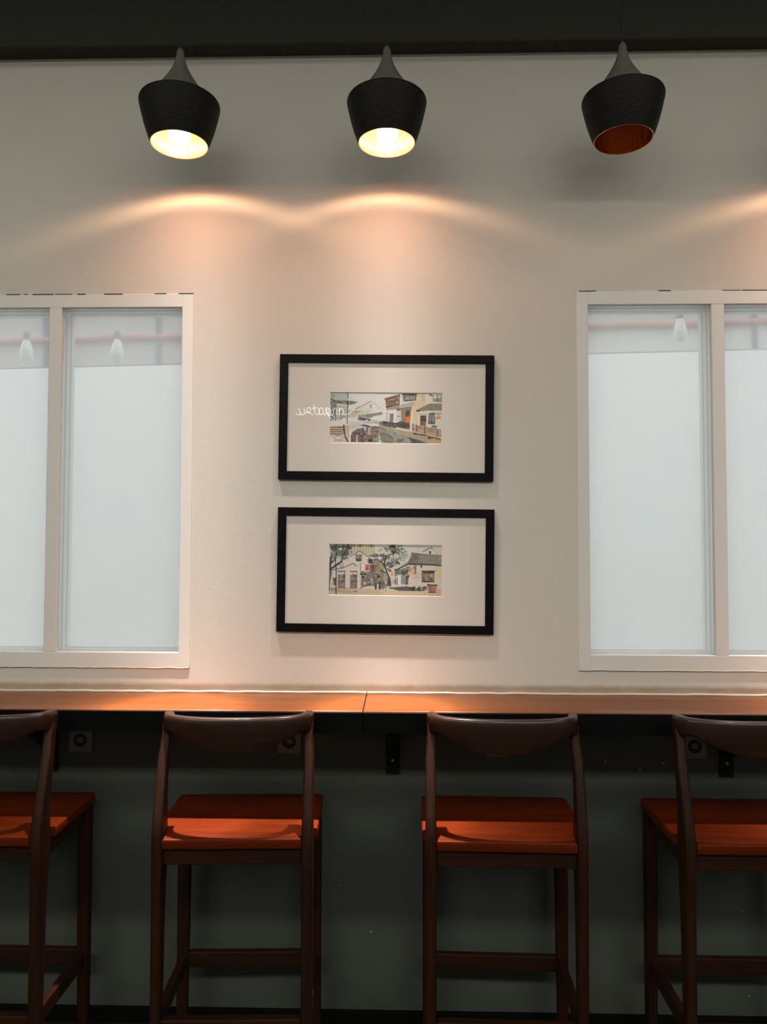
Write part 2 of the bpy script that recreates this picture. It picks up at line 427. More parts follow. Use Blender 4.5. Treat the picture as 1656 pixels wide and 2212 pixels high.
# ------------------------------------------------------------------ bar stool (x right, -y towards the room)
def stool_rail_pt(u):
    """outer plan line of the backrest, u in -1..1"""
    a = abs(u)
    tab = [(0, 0, -.177), (.2, .045, -.1765), (.4, .09, -.172), (.6, .135, -.163), (.75, .172, -.150), (.86, .197, -.134), (.94, .212, -.112), (1.0, .2195, -.080)]
    for (a0, x0, y0), (a1, x1, y1) in zip(tab, tab[1:]):
        if a <= a1 + 1e-9:
            k = (a-a0)/(a1-a0); return (math.copysign(x0+(x1-x0)*k, u), y0+(y1-y0)*k)
def make_stool(label):
    t = empty('bar_stool', (0, 0, 0), 0, label, 'bar stool', 'wooden bar stools along the counter')
    # seat board, notched round the rear posts
    fr = []
    for k in range(5):
        a = R(90*k/4); fr.append((.233-.022+.022*math.sin(a), .185-.022+.022*math.cos(a)))
    right = [(.233, -.112), (.1925, -.112), (.1925, -.186)]
    pts = fr + right; pts = pts + [(-x, y) for x, y in pts[::-1]]
    bm = bmesh.new(); extrude_poly(bm, pts[::-1], .737, .765, .004); link('seat', bm, M['seat'], t, smooth=35)
    # rear posts: vertical to the seat, raking forward above it
    for s in (-1, 1):
        bm = bmesh.new(); rings = []
        for z, yc, d, w in ((0, -.163, .036, .028), (.25, -.162, .040, .030), (.55, -.158, .050, .0305), (.70, -.153, .070, .031), (.765, -.153, .072, .031), (.83, -.147, .058, .030),
                            (.90, -.134, .045, .029), (.97, -.116, .037, .029), (1.03, -.097, .034, .028), (1.062, -.089, .029, .024)):
            xc = s*(.2235-w/2)
            if z > 1.0: xc = s*(.2180-w/2)
            rings.append([(xc+px, yc+py, z) for px, py in ring_rr(w, d, .009, 3)])
        loft(bm, rings); link('rear_post', bm, M['stool_z'], t, smooth=50)
    # curved backrest
    bm = bmesh.new(); rings = []; us = np.sin(np.linspace(-math.pi/2, math.pi/2, 61))
    zt = 1.095
    for u in us:
        x, y = stool_rail_pt(u); e = .004
        xa, ya = stool_rail_pt(max(-1, u-.02)); xb, yb = stool_rail_pt(min(1, u+.02))
        tx, ty = xb-xa, yb-ya; L = math.hypot(tx, ty); nx, ny = -ty/L, tx/L      # inward normal (+y side)
        th = .027 + .004*abs(u)**6
        a = abs(x)/.2195
        zb = .997 + .050*min(1, a/.86)**2.0
        if a > .86: zb = 1.047 - .012*((a-.86)/.14)
        h = zt-zb; sec = []
        for k in range(20):
            an = 2*math.pi*k/20; c, s_ = math.cos(an), math.sin(an)
            q = .5; px = math.copysign(abs(c)**q, c)*.5+.5; pz = math.copysign(abs(s_)**q, s_)*.5+.5
            taper = 1-.35*(1-pz)*(1-a)
            # round top, flat faces
            sec.append((x + nx*th*px*taper, y + ny*th*px*taper, zb + h*pz))
        rings.append(sec)
    loft(bm, rings); link('backrest', bm, M['rail'], t, smooth=45)
    # front legs
    for s in (-1, 1):
        bm = bmesh.new()
        loft(bm, [[(s*(.229-w/2)+px, .150+py, z) for px, py in ring_rr(w, w, .006, 2)] for z, w in ((0, .032), (.3, .036), (.738, .040))])
        link('front_leg', bm, M['stool_z'], t, smooth=50)
    # aprons
    bm = bmesh.new(); box(bm, -.193, .193, -.172, -.150, .690, .7365, .002, 1); link('apron', bm, M['stool_x'], t)
    bm = bmesh.new(); box(bm, -.19, .19, .145, .165, .690, .7365, .002, 1); link('apron', bm, M['stool_x'], t)
    for s in (-1, 1):
        bm = bmesh.new(); box(bm, s*.210-.010, s*.210+.010, -.122, .131, .690, .7365, .002, 1); link('apron', bm, M['stool_y'], t)
    # stretchers
    bm = bmesh.new(); box(bm, -.195, .195, .139, .161, .234, .282, .003, 2); link('stretcher', bm, M['stool_x'], t)
    bm = bmesh.new(); box(bm, -.194, .194, -.176, -.148, .226, .268, .004, 2); link('footrest', bm, M['stool_x'], t)
    for s in (-1, 1):
        bm = bmesh.new(); box(bm, s*.208-.011, s*.208+.011, -.143, .133, .230, .276, .003, 2); link('stretcher', bm, M['stool_y'], t)
    return t
SY = -.235
st = make_stool('leftmost wooden bar stool, cut off by the photo edge')
st.location = (-1.232, SY, 0)
for x, rz, dy, lab in ((-.478, 2.4, 0, 'second wooden bar stool from the left, left of the counter joint and centre bracket'),
                   (.296, -1.2, 0, 'third wooden bar stool from the left, right of the centre bracket'),
                   (1.003, 0, 0, 'rightmost wooden bar stool, cut off by the photo edge')):
    c = copy_tree(st); c.location = (x, SY+dy, 0); c.rotation_euler = (0, 0, R(rz)); c['label'] = lab

# ------------------------------------------------------------------ pendant lamps (origin at the rim plane)
LY, LZ = -.24, 2.832
def lamp_light(x, i):
    ld = bpy.data.lights.new('pendant_glow', 'POINT'); ld.energy = LAMP_W; ld.shadow_soft_size = .020; ld.use_nodes = True
    nt = ld.node_tree; em = nt.nodes['Emission']
    g = N(nt, 'ShaderNodeNewGeometry').outputs['Incoming']   # direction the light leaves in, as in a photometric file
    sp = N(nt, 'ShaderNodeSeparateXYZ'); nt.links.new(g, sp.inputs[0])
    c = mth(nt, 'ABSOLUTE', sp.outputs[2])
    s = mth(nt, 'SQRT', mth(nt, 'SUBTRACT', 1.0001, mth(nt, 'MULTIPLY', c, c)))
    sc_ = mth(nt, 'MAXIMUM', s, .105)
    # reflector-lamp distribution: strong downward, fading out to the side
    k = mth(nt, 'MAXIMUM', mth(nt, 'SUBTRACT', mth(nt, 'POWER', sc_, -2.8), 1.2), 0.0)
    # light thrown sideways off the lining, which gives the bright hem of each scallop; strongest up inside the shade
    hem = mth(nt, 'MULTIPLY', mth(nt, 'SUBTRACT', .52, mth(nt, 'MULTIPLY', sp.outputs[2], -1.0)), 6.0, clamp=True)
    hem = mth(nt, 'MULTIPLY', mth(nt, 'MULTIPLY', hem, hem), 9.0)
    inn = mth(nt, 'MULTIPLY', mth(nt, 'GREATER_THAN', sp.outputs[2], -.12), 34.0)
    dn = mth(nt, 'LESS_THAN', sp.outputs[2], 0.0)
    k = mth(nt, 'ADD', mth(nt, 'ADD', mth(nt, 'MULTIPLY', k, dn), hem), inn)
    k = mth(nt, 'MULTIPLY', k, .01)
    nt.links.new(k, em.inputs['Strength'])
    cc = mixc(nt, mth(nt, 'MULTIPLY', mth(nt, 'SUBTRACT', s, .35), 1.9, clamp=True), (1, .85, .77), (1, .60, .33))
    nt.links.new(cc, em.inputs['Color'])
    o = bpy.data.objects.new('pendant_glow', ld); COL.objects.link(o); o.location = (x, LY, LZ+.036)
    return o
LAMP_W = 138.0
def make_lamp(lit):
    t = empty('pendant_lamp')
    outer = [(.0885, 0), (.0965, .022), (.1040, .044), (.1105, .066), (.1160, .088), (.1205, .108), (.1235, .121), (.1240, .127), (.1225, .1315), (.1180, .1345), (.108, .137), (.095, .139), (.075, .141)]
    inner = [(r-.003, z) for r, z in outer[:7]] + [(.117, .1275), (.106, .132), (.090, .135), (.066, .137), (.045, .138), (.010, .1385)]
    bm = bmesh.new(); lathe(bm, outer, n=96); link('lamp_shade', bm, M['shade'], t, smooth=60)
    bm = bmesh.new(); lathe(bm, [(.0885, 0), (.0872, -.0012), (.0855, 0)] + inner[1:], n=96); link('copper_lining', bm, M['copper'], t, smooth=60)
    bm = bmesh.new(); lathe(bm, [(.107, .1372), (.098, .143), (.085, .153), (.068, .173), (.054, .193), (.040, .215), (.0285, .235), (.022, .250), (.0170, .265), (.0135, .282), (.0112, .297), (.0085, .303), (.0001, .304)], n=48)
    link('lamp_neck', bm, M['neck'], t, smooth=60)
    bm = bmesh.new(); lathe(bm, [(.0001, .300), (.0062, .301), (.0062, .306), (.005, .309), (.0001, .310)], n=20); link('cord_grip', bm, M['grip'], t, smooth=40)
    bm = bmesh.new(); tube(bm, [(0, 0, .308), (0, 0, ROOM_H-LZ-.02)], .0027, 8); link('cord', bm, M['cord'], t)
    bm = bmesh.new(); lathe(bm, [(.0001, ROOM_H-LZ-.03), (.03, ROOM_H-LZ-.028), (.045, ROOM_H-LZ-.012), (.047, ROOM_H-LZ), (.0001, ROOM_H-LZ)], n=32); link('ceiling_rose', bm, M['shade'], t, smooth=40)
    bm = bmesh.new(); lathe(bm, [(.0001, .096), (.016, .097), (.018, .102), (.018, .130), (.022, .1375), (.0001, .138)], n=24); bh = link('bulb_holder', bm, M['porcelain'], t, smooth=40)
    if lit:
        bm = bmesh.new()
        pr = [(.0005, -.0005)] + [(.034*math.sin(a), .0335-.034*math.cos(a)) for a in np.linspace(.15, 2.2, 14)] + [(.021, .070), (.0155, .084), (.0135, .097), (.0001, .098)]
        lathe(bm, pr, n=32); link('bulb', bm, M['bulb_lit'], bh, smooth=60)
    return t
G = 'pendant lamps in a row above the counter'
lp = make_lamp(True); lp.location = (-.695, LY, LZ)
tag(lp, 'lit black pendant lamp above the left window side, leftmost of the row', 'pendant lamp', G)
l2 = copy_tree(lp); l2.location = (-.046, LY, LZ-.002); l2['label'] = 'lit black pendant lamp hanging centrally above the two framed pictures'
l4 = copy_tree(lp); l4.location = (1.41, LY, LZ); l4['label'] = 'lit pendant lamp beyond the unlit one, past the right edge'
l3 = make_lamp(False); l3.location = (.684, LY, LZ)
tag(l3, 'unlit black pendant lamp with copper lining above the right window', 'pendant lamp', G)
for x in (-.695, -.046, 1.41): lamp_light(x, 0)

# ------------------------------------------------------------------ watercolour prints
ILL = np.array([.66, .55, .45])
def lin(c): c = np.array(c, float)/255; return np.where(c < .04045, c/12.92, ((c+.055)/1.055)**2.4)
class Paint:
    def __init__(s, x0, y0, x1, y1, base, seed, S=2):
        s.x0, s.y0, s.S = x0, y0, S
        s.W, s.H = int((x1-x0)*S), int((y1-y0)*S)
        s.rng = np.random.default_rng(seed)
        s.img = np.tile(lin(base), (s.H, s.W, 1)); s.xx, s.yy = np.meshgrid((np.arange(s.W)+.5)/S+x0, (np.arange(s.H)+.5)/S+y0)
        s.n1, s.n2 = s.noise(5)*2-1, s.noise(5)*2-1; s.n3 = s.noise(9); s.n4 = s.noise(3)
    def noise(s, cell):
        gh, gw = int(s.H/s.S/cell)+3, int(s.W/s.S/cell)+3
        g = s.rng.random((gh, gw)); v = (np.arange(s.H)/s.S/cell); u = (np.arange(s.W)/s.S/cell)
        i, j = v.astype(int), u.astype(int); a, b = (v-i)[:, None], (u-j)[None, :]
        a, b = a*a*(3-2*a), b*b*(3-2*b)
        return (g[i][:, j]*(1-a)*(1-b) + g[i+1][:, j]*a*(1-b) + g[i][:, j+1]*(1-a)*b + g[i+1][:, j+1]*a*b)
    def put(s, mask, col, al):
        k = (mask*al)[..., None]; s.img = s.img*(1-k) + lin(col)*k
    def poly(s, pts, col, al=.9, wob=.5, tex=.25):
        X, Y = s.xx+s.n1*wob, s.yy+s.n2*wob; ins = np.zeros(X.shape, bool); n = len(pts)
        for i in range(n):
            (xa, ya), (xb, yb) = pts[i], pts[(i+1) % n]
            if ya == yb: continue
            c = ((ya > Y) != (yb > Y)) & (X < (xb-xa)*(Y-ya)/(yb-ya)+xa); ins ^= c
        s.put(ins.astype(float)*(1-tex*s.n4), col, al)
    def line(s, pts, w, col, al=.9, wob=.3):
        X, Y = s.xx+s.n1*wob, s.yy+s.n2*wob; d = np.full(X.shape, 1e9)
        for (xa, ya), (xb, yb) in zip(pts, pts[1:]):
            dx, dy = xb-xa, yb-ya; L = dx*dx+dy*dy+1e-9
            t = np.clip(((X-xa)*dx+(Y-ya)*dy)/L, 0, 1); d = np.minimum(d, np.hypot(X-xa-t*dx, Y-ya-t*dy))
        s.put(np.clip((w/2+.35-d)/.7, 0, 1), col, al)
    def blob(s, cx, cy, rx, ry, col, al=.7, rough=.6):
        q = np.hypot((s.xx-cx)/rx, (s.yy-cy)/ry) + (s.n4-.5)*rough*1.4 + (s.n3-.5)*rough
        s.put(np.clip((1-q)*3, 0, 1), col, al)
def A(a, b): return (700+a/12.74, 840+b/12.74)
def B(a, b): return (820+a/11.83, 840+b/11.83)
def C(a, b): return (700+a/12.74, 1165+b/12.74)
def D(a, b): return (820+a/11.83, 1165+b/11.83)
P = lambda f, *q: [f(a, b) for a, b in q]

def paint_canal():
    p = Paint(713, 849, 953, 959, (190, 176, 160), 3)
    p.poly(P(A, (160, 110), (640, 110), (640, 340), (160, 330)), (150, 150, 132), .8); p.blob(*A(230, 200), 6, 8, (128, 130, 92), .5)
    p.poly(P(A, (650, 200), (760, 260), (900, 370), (660, 370)), (172, 172, 158), .8)
    p.poly(P(A, (160, 270), (280, 330), (640, 340), (920, 370), (840, 440), (720, 465), (560, 450), (330, 420), (160, 420)), (46, 48, 40), .9, tex=.5)
    p.poly(P(A, (160, 400), (330, 430), (330, 900), (160, 910)), (70, 68, 56), .85, tex=.6)
    for x in (200, 240, 300, 345): p.line(P(A, (x, 430), (x+10, 880)), 1.0, (42, 42, 36), .7)
    p.poly(P(A, (330, 470), (640, 470), (630, 780), (460, 780), (440, 880), (340, 880)), (148, 142, 124), .7)
    p.line(P(A, (460, 640), (470, 860)), 1.6, (44, 46, 42)); p.line(P(A, (480, 830), (520, 790), (580, 790), (610, 830)), 1.5, (60, 50, 42))
    p.poly(P(A, (870, 570), (1280, 360), (1290, 720), (900, 740)), (186, 170, 144), .7); p.line(P(A, (870, 575), (1100, 450), (1275, 355)), 1.1, (62, 54, 44))
    p.line(P(A, (1275, 355), (1480, 480), (1490, 560)), .8, (140, 96, 66), .8); p.line(P(A, (850, 570), (940, 490), (990, 540)), .8, (150, 110, 76), .8)
    p.poly(P(A, (1265, 440), (1305, 450), (1300, 560), (1265, 550)), (120, 108, 84), .8)
    for x in range(840, 1050, 45): p.poly(P(A, (x, 620), (x+25, 600), (x+25, 690), (x, 700)), (112, 92, 68), .8)
    p.poly(P(A, (660, 600), (940, 640), (900, 800), (660, 820)), (160, 132, 102), .6)
    p.blob(*A(1000, 690), 5, 5, (176, 176, 160), .7); p.blob(*A(1190, 650), 9, 4, (160, 162, 142), .6)
    p.poly(P(A, (940, 740), (1250, 700), (1590, 650), (1600, 740), (1560, 730), (1380, 770), (1250, 820), (930, 820)), (58, 54, 44), .75, tex=.6)
    p.blob(*A(1060, 850), 12, 3, (60, 58, 48), .85); p.blob(*A(1240, 870), 7, 2.5, (58, 56, 50), .8)
    p.blob(*A(1250, 950), 17, 4, (150, 144, 142), .6); p.blob(*A(880, 980), 16, 7, (176, 164, 148), .7)
    p.poly(P(A, (1300, 870), (1650, 900), (1650, 1010), (1500, 1000), (1330, 960)), (150, 140, 116), .6)
    p.poly(P(A, (1500, 930), (1650, 900), (1650, 1050), (1500, 1000)), (62, 64, 50), .7)
    # steps and bank, lower left
    p.poly(P(A, (160, 1060), (540, 1050), (540, 1290), (160, 1290)), (176, 148, 112), .8)
    for i, y in enumerate((1085, 1148, 1212, 1272)): p.line(P(A, (165, y), (500+(i % 2)*20, y-4)), 1.7, (44, 36, 26), .95)
    p.blob(*A(430, 1085), 8, 1.6, (36, 36, 32), .9)
    p.poly(P(A, (160, 1300), (560, 1300), (640, 1490), (160, 1490)), (182, 154, 128), .8); p.blob(*A(385, 1380), 4, 5, (196, 190, 178), .9); p.line(P(A, (340, 1310), (430, 1312)), 1.6, (56, 44, 36))
    p.blob(*A(210, 1430), 5, 5, (196, 188, 176), .7); p.line(P(A, (300, 1435), (520, 1440)), 1, (112, 84, 62), .7)
    p.poly(P(A, (520, 1010), (570, 1010), (600, 1300), (700, 1490), (640, 1490), (560, 1330), (530, 1200)), (44, 50, 46), .95)
    p.poly(P(A, (575, 1020), (700, 1020), (690, 1490), (650, 1380), (600, 1150)), (168, 140, 104), .9); p.poly(P(A, (580, 1040), (650, 1050), (650, 1130), (585, 1120)), (196, 136, 70), .8)
    # boat
    p.poly(P(A, (700, 1150), (720, 1050), (900, 990), (1150, 1060), (930, 1110), (770, 1215)), (180, 170, 152), .95)
    p.poly(P(A, (700, 900), (960, 960), (1080, 1060), (780, 1130), (700, 1060)), (176, 166, 150), .8)
    for q in (1080, 1130): p.line(P(A, (720, q), (900, q-80), (1000, q-90)), .6, (130, 112, 92), .7)
    p.poly(P(A, (770, 1220), (930, 1110), (1100, 1080), (1120, 1490), (740, 1490)), (72, 38, 28), .95, tex=.4)
    p.poly(P(A, (1080, 1100), (1290, 1040), (1500, 1050), (1520, 1490), (1100, 1490)), (84, 52, 40), .9, tex=.5)
    p.poly(P(A, (970, 1020), (1100, 1000), (1250, 1030), (1290, 1075), (1130, 1060)), (34, 32, 26), .95)
    p.poly(P(A, (1090, 1100), (1165, 1080), (1160, 1170), (1100, 1165)), (176, 166, 148), .85); p.poly(P(A, (1195, 1080), (1285, 1070), (1280, 1270), (1190, 1290)), (166, 150, 124), .9)
    p.poly(P(A, (1130, 1300), (1290, 1280), (1300, 1440), (1150, 1460)), (120, 92, 60), .7); p.blob(*A(1240, 1440), 8, 4, (30, 26, 24), .9)
    for x, w, c in ((830, 2, (124, 100, 78)), (905, 2.2, (190, 182, 168)), (970, 1.4, (136, 100, 80)), (1020, 1.5, (40, 26, 22)), (760, 2, (36, 24, 22)), (800, 1.2, (110, 70, 54)), (1300, 2, (50, 24, 20)), (1350, 1.4, (118, 66, 48)), (1420, 2, (60, 36, 28))):
        p.line(P(A, (x, 1300), (x+5, 1480)), w, c, .85)
    p.line(P(A, (840, 1270), (1000, 1230)), 2, (40, 24, 20)); p.line(P(A, (1180, 1080), (1190, 1200)), 1.4, (36, 30, 28))
    p.blob(*A(1385, 1140), 2.4, 2.2, (178, 124, 82), .8); p.blob(*A(1480, 1120), 2.2, 2.4, (160, 140, 100), .8); p.line(P(A, (1480, 1200), (1470, 1350)), 2.2, (150, 118, 84), .8)
    p.blob(*A(1450, 1420), 6, 4.5, (138, 136, 126), .85); p.line(P(A, (1520, 1060), (1640, 1130)), 2.5, (70, 66, 52), .8)
    # canal and quay (right half)
    p.poly(P(B, (-60, 960), (60, 1010), (380, 1130), (700, 1230), (1000, 1320), (1200, 1405), (90, 1405), (-10, 1200)), (104, 104, 90), .85, tex=.4)
    p.poly(P(B, (720, 1240), (1000, 1310), (1200, 1400), (800, 1400)), (42, 44, 40), .85, tex=.4); p.blob(*B(520, 1330), 10, 5, (84, 86, 76), .6); p.blob(*B(420, 1240), 6, 3, (140, 140, 124), .6)
    p.poly(P(B, (0, 930), (420, 1040), (820, 1110), (1240, 1200), (1560, 1300), (1560, 1405), (1200, 1395), (800, 1260), (380, 1130), (0, 1000)), (146, 124, 92), .85)
    p.poly(P(B, (1200, 1290), (1560, 1290), (1540, 1400), (1220, 1400)), (186, 146, 104), .7)
    p.poly(P(B, (840, 1120), (1200, 1180), (1190, 1220), (860, 1170)), (58, 50, 40), .85); p.poly(P(B, (1210, 1190), (1550, 1270), (1540, 1310), (1370, 1260), (1230, 1290)), (86, 50, 36), .9)
    p.poly(P(B, (20, 1130), (340, 1260), (360, 1395), (40, 1405)), (122, 112, 86), .7)
    p.line(P(B, (0, 1140), (180, 1170), (350, 1270)), 1.2, (70, 62, 46))
    for x in range(20, 350, 36): p.line(P(B, (x, 1170+x*.25), (x, 1320+x*.2)), 1.1, (46, 40, 34), .9); p.line(P(B, (x+18, 1200+x*.2), (x+18, 1300+x*.2)), 1.0, (178, 162, 134), .7)
    p.line(P(B, (20, 1400), (760, 1402)), 1, (50, 36, 26), .8)
    # buildings
    p.poly(P(B, (130, 260), (520, 150), (500, 540), (160, 560)), (150, 118, 88), .9)
    p.poly(P(B, (140, 270), (500, 160), (490, 400), (170, 480)), (104, 78, 56), .9, tex=.5); p.line(P(B, (110, 270), (500, 150)), 1.6, (52, 42, 34)); p.line(P(B, (160, 480), (490, 400)), 2.2, (44, 32, 24))
    for x in range(190, 400, 40): p.line(P(B, (x, 370), (x+2, 440)), 1.1, (164, 134, 106), .7)
    p.poly(P(B, (195, 300), (380, 245), (375, 270), (200, 315)), (188, 150, 122), .8); p.poly(P(B, (420, 330), (460, 325), (460, 390), (420, 395)), (186, 172, 150), .8); p.blob(*B(450, 235), 2.5, 2, (200, 160, 120), .7)
    p.poly(P(B, (150, 560), (420, 530), (420, 870), (130, 830)), (192, 178, 164), .95); p.poly(P(B, (245, 640), (345, 640), (340, 870), (240, 850)), (108, 92, 72), .9); p.poly(P(B, (160, 600), (195, 600), (190, 830), (160, 830)), (164, 134, 102), .8)
    p.poly(P(B, (500, 150), (590, 150), (580, 400), (490, 420)), (190, 176, 160), .9)
    p.poly(P(B, (560, 135), (950, 135), (900, 290), (590, 330)), (72, 62, 50), .9, tex=.4)
    for x in (670, 725, 785, 845): p.poly(P(B, (x-16, 200), (x+18, 195), (x+18, 285), (x-16, 292)), (176, 158, 134), .9)
    p.line(P(B, (560, 145), (940, 145)), 2.4, (34, 32, 28)); p.line(P(B, (640, 320), (925, 285)), 1.8, (42, 34, 28))
    p.poly(P(B, (930, 135), (1270, 135), (1270, 340), (950, 560), (830, 600), (800, 400), (900, 300)), (190, 164, 130), .9); p.poly(P(B, (1100, 140), (1330, 140), (1330, 370), (1180, 400)), (194, 178, 160), .9)
    p.poly(P(B, (1060, 140), (1130, 140), (1130, 300), (1060, 300)), (150, 122, 88), .7); p.poly(P(B, (1075, 150), (1115, 150), (1115, 285), (1075, 285)), (188, 172, 150), .9)
    p.poly(P(B, (1330, 150), (1565, 150), (1565, 340), (1330, 330)), (132, 120, 96), .9); p.blob(*B(1392, 205), 4, 4.2, (186, 176, 160), .95); p.blob(*B(1495, 205), 4, 4.2, (186, 176, 160), .95)
    p.line(P(B, (1450, 150), (1450, 330)), 1.2, (84, 74, 58)); p.line(P(B, (1260, 150), (1310, 170)), 3, (60, 56, 50))
    p.poly(P(B, (420, 520), (560, 400), (830, 340), (900, 330), (800, 480), (560, 520)), (158, 146, 126), .9); p.poly(P(B, (420, 520), (800, 465), (800, 545), (600, 560), (430, 575)), (60, 48, 40), .9); p.line(P(B, (500, 545), (780, 500)), 1.6, (176, 156, 130))
    p.poly(P(B, (430, 590), (540, 590), (530, 830), (410, 830)), (176, 166, 148), .9); p.line(P(B, (420, 712), (525, 702)), 1.2, (60, 48, 38))
    p.poly(P(B, (540, 570), (790, 540), (770, 890), (540, 860)), (122, 92, 62), .9); p.poly(P(B, (655, 580), (750, 570), (740, 700), (660, 720)), (84, 50, 34), .9); p.poly(P(B, (665, 720), (765, 700), (765, 890), (660, 880)), (198, 116, 48), .95)
    p.poly(P(B, (550, 640), (640, 620), (640, 800), (550, 800)), (148, 124, 92), .8)
    p.poly(P(B, (780, 600), (830, 600), (810, 1100), (770, 1100)), (190, 174, 152), .95); p.poly(P(B, (830, 560), (960, 540), (960, 930), (840, 920)), (194, 160, 118), .85)
    p.poly(P(B, (930, 540), (1250, 380), (1565, 370), (1565, 545), (1200, 560), (950, 590)), (128, 116, 92), .95)
    for k in range(8): p.line(P(B, (1010+k*75, 560), (1200+k*75, 400)), .9, (80, 72, 56), .8)
    p.line(P(B, (940, 560), (1000, 575)), 3.2, (38, 44, 46))
    p.poly(P(B, (970, 590), (1565, 560), (1565, 1010), (1400, 1000), (960, 940)), (192, 174, 152), .95)
    p.poly(P(B, (1020, 690), (1180, 680), (1170, 960), (1015, 940)), (110, 70, 56), .95); p.poly(P(B, (1020, 690), (1175, 690), (1165, 830), (1030, 820)), (78, 52, 48), .8); p.line(P(B, (985, 660), (1185, 655)), 1, (110, 88, 62))
    p.poly(P(B, (1240, 620), (1405, 610), (1395, 905), (1220, 900)), (72, 68, 56), .95); p.poly(P(B, (1262, 660), (1305, 660), (1300, 850), (1255, 850)), (146, 142, 128), .9); p.poly(P(B, (1335, 660), (1380, 660), (1375, 850), (1330, 850)), (150, 146, 132), .9)
    p.blob(*B(1480, 640), 6, 3.6, (172, 128, 74), .9); p.blob(*B(1480, 740), 6, 3.6, (178, 134, 78), .9); p.line(P(B, (1520, 600), (1555, 655)), 1.2, (90, 70, 48)); p.blob(*B(1370, 960), 7, 4, (104, 92, 70), .8)
    p.poly(P(B, (85, 830), (420, 880), (520, 830), (760, 890), (760, 1000), (640, 1000), (430, 990), (400, 1020), (100, 960)), (40, 32, 26), .95, tex=.3)
    p.poly(P(B, (450, 900), (760, 900), (760, 1060), (460, 1000)), (92, 58, 38), .8); p.line(P(B, (440, 1000), (780, 1090)), 1.4, (190, 172, 148))
    p.poly(P(B, (820, 900), (960, 940), (1440, 1020), (1560, 1030), (1560, 1250), (1150, 1150), (820, 1090)), (138, 96, 66), .85, tex=.5)
    for x in (830, 930, 1140, 1460): p.line(P(B, (x, 900+(x-830)*.2), (x, 1090+(x-830)*.22)), 1.6, (86, 54, 38), .9)
    p.poly(P(B, (980, 1040), (1120, 1060), (1120, 1120), (985, 1100)), (178, 144, 108), .8); p.poly(P(B, (1180, 1090), (1430, 1130), (1440, 1210), (1190, 1150)), (184, 144, 100), .7); p.line(P(B, (830, 1095), (1555, 1250)), 1.2, (188, 160, 128))
    p.line(P(A, (645, 120), (650, 270)), 1.6, (40, 42, 36), .95); p.line(P(A, (650, 350), (635, 980)), 1.6, (34, 36, 32), .95)
    p.line([(713, 849.6), (953, 851)], 1.0, (92, 80, 62), .6)
    return p

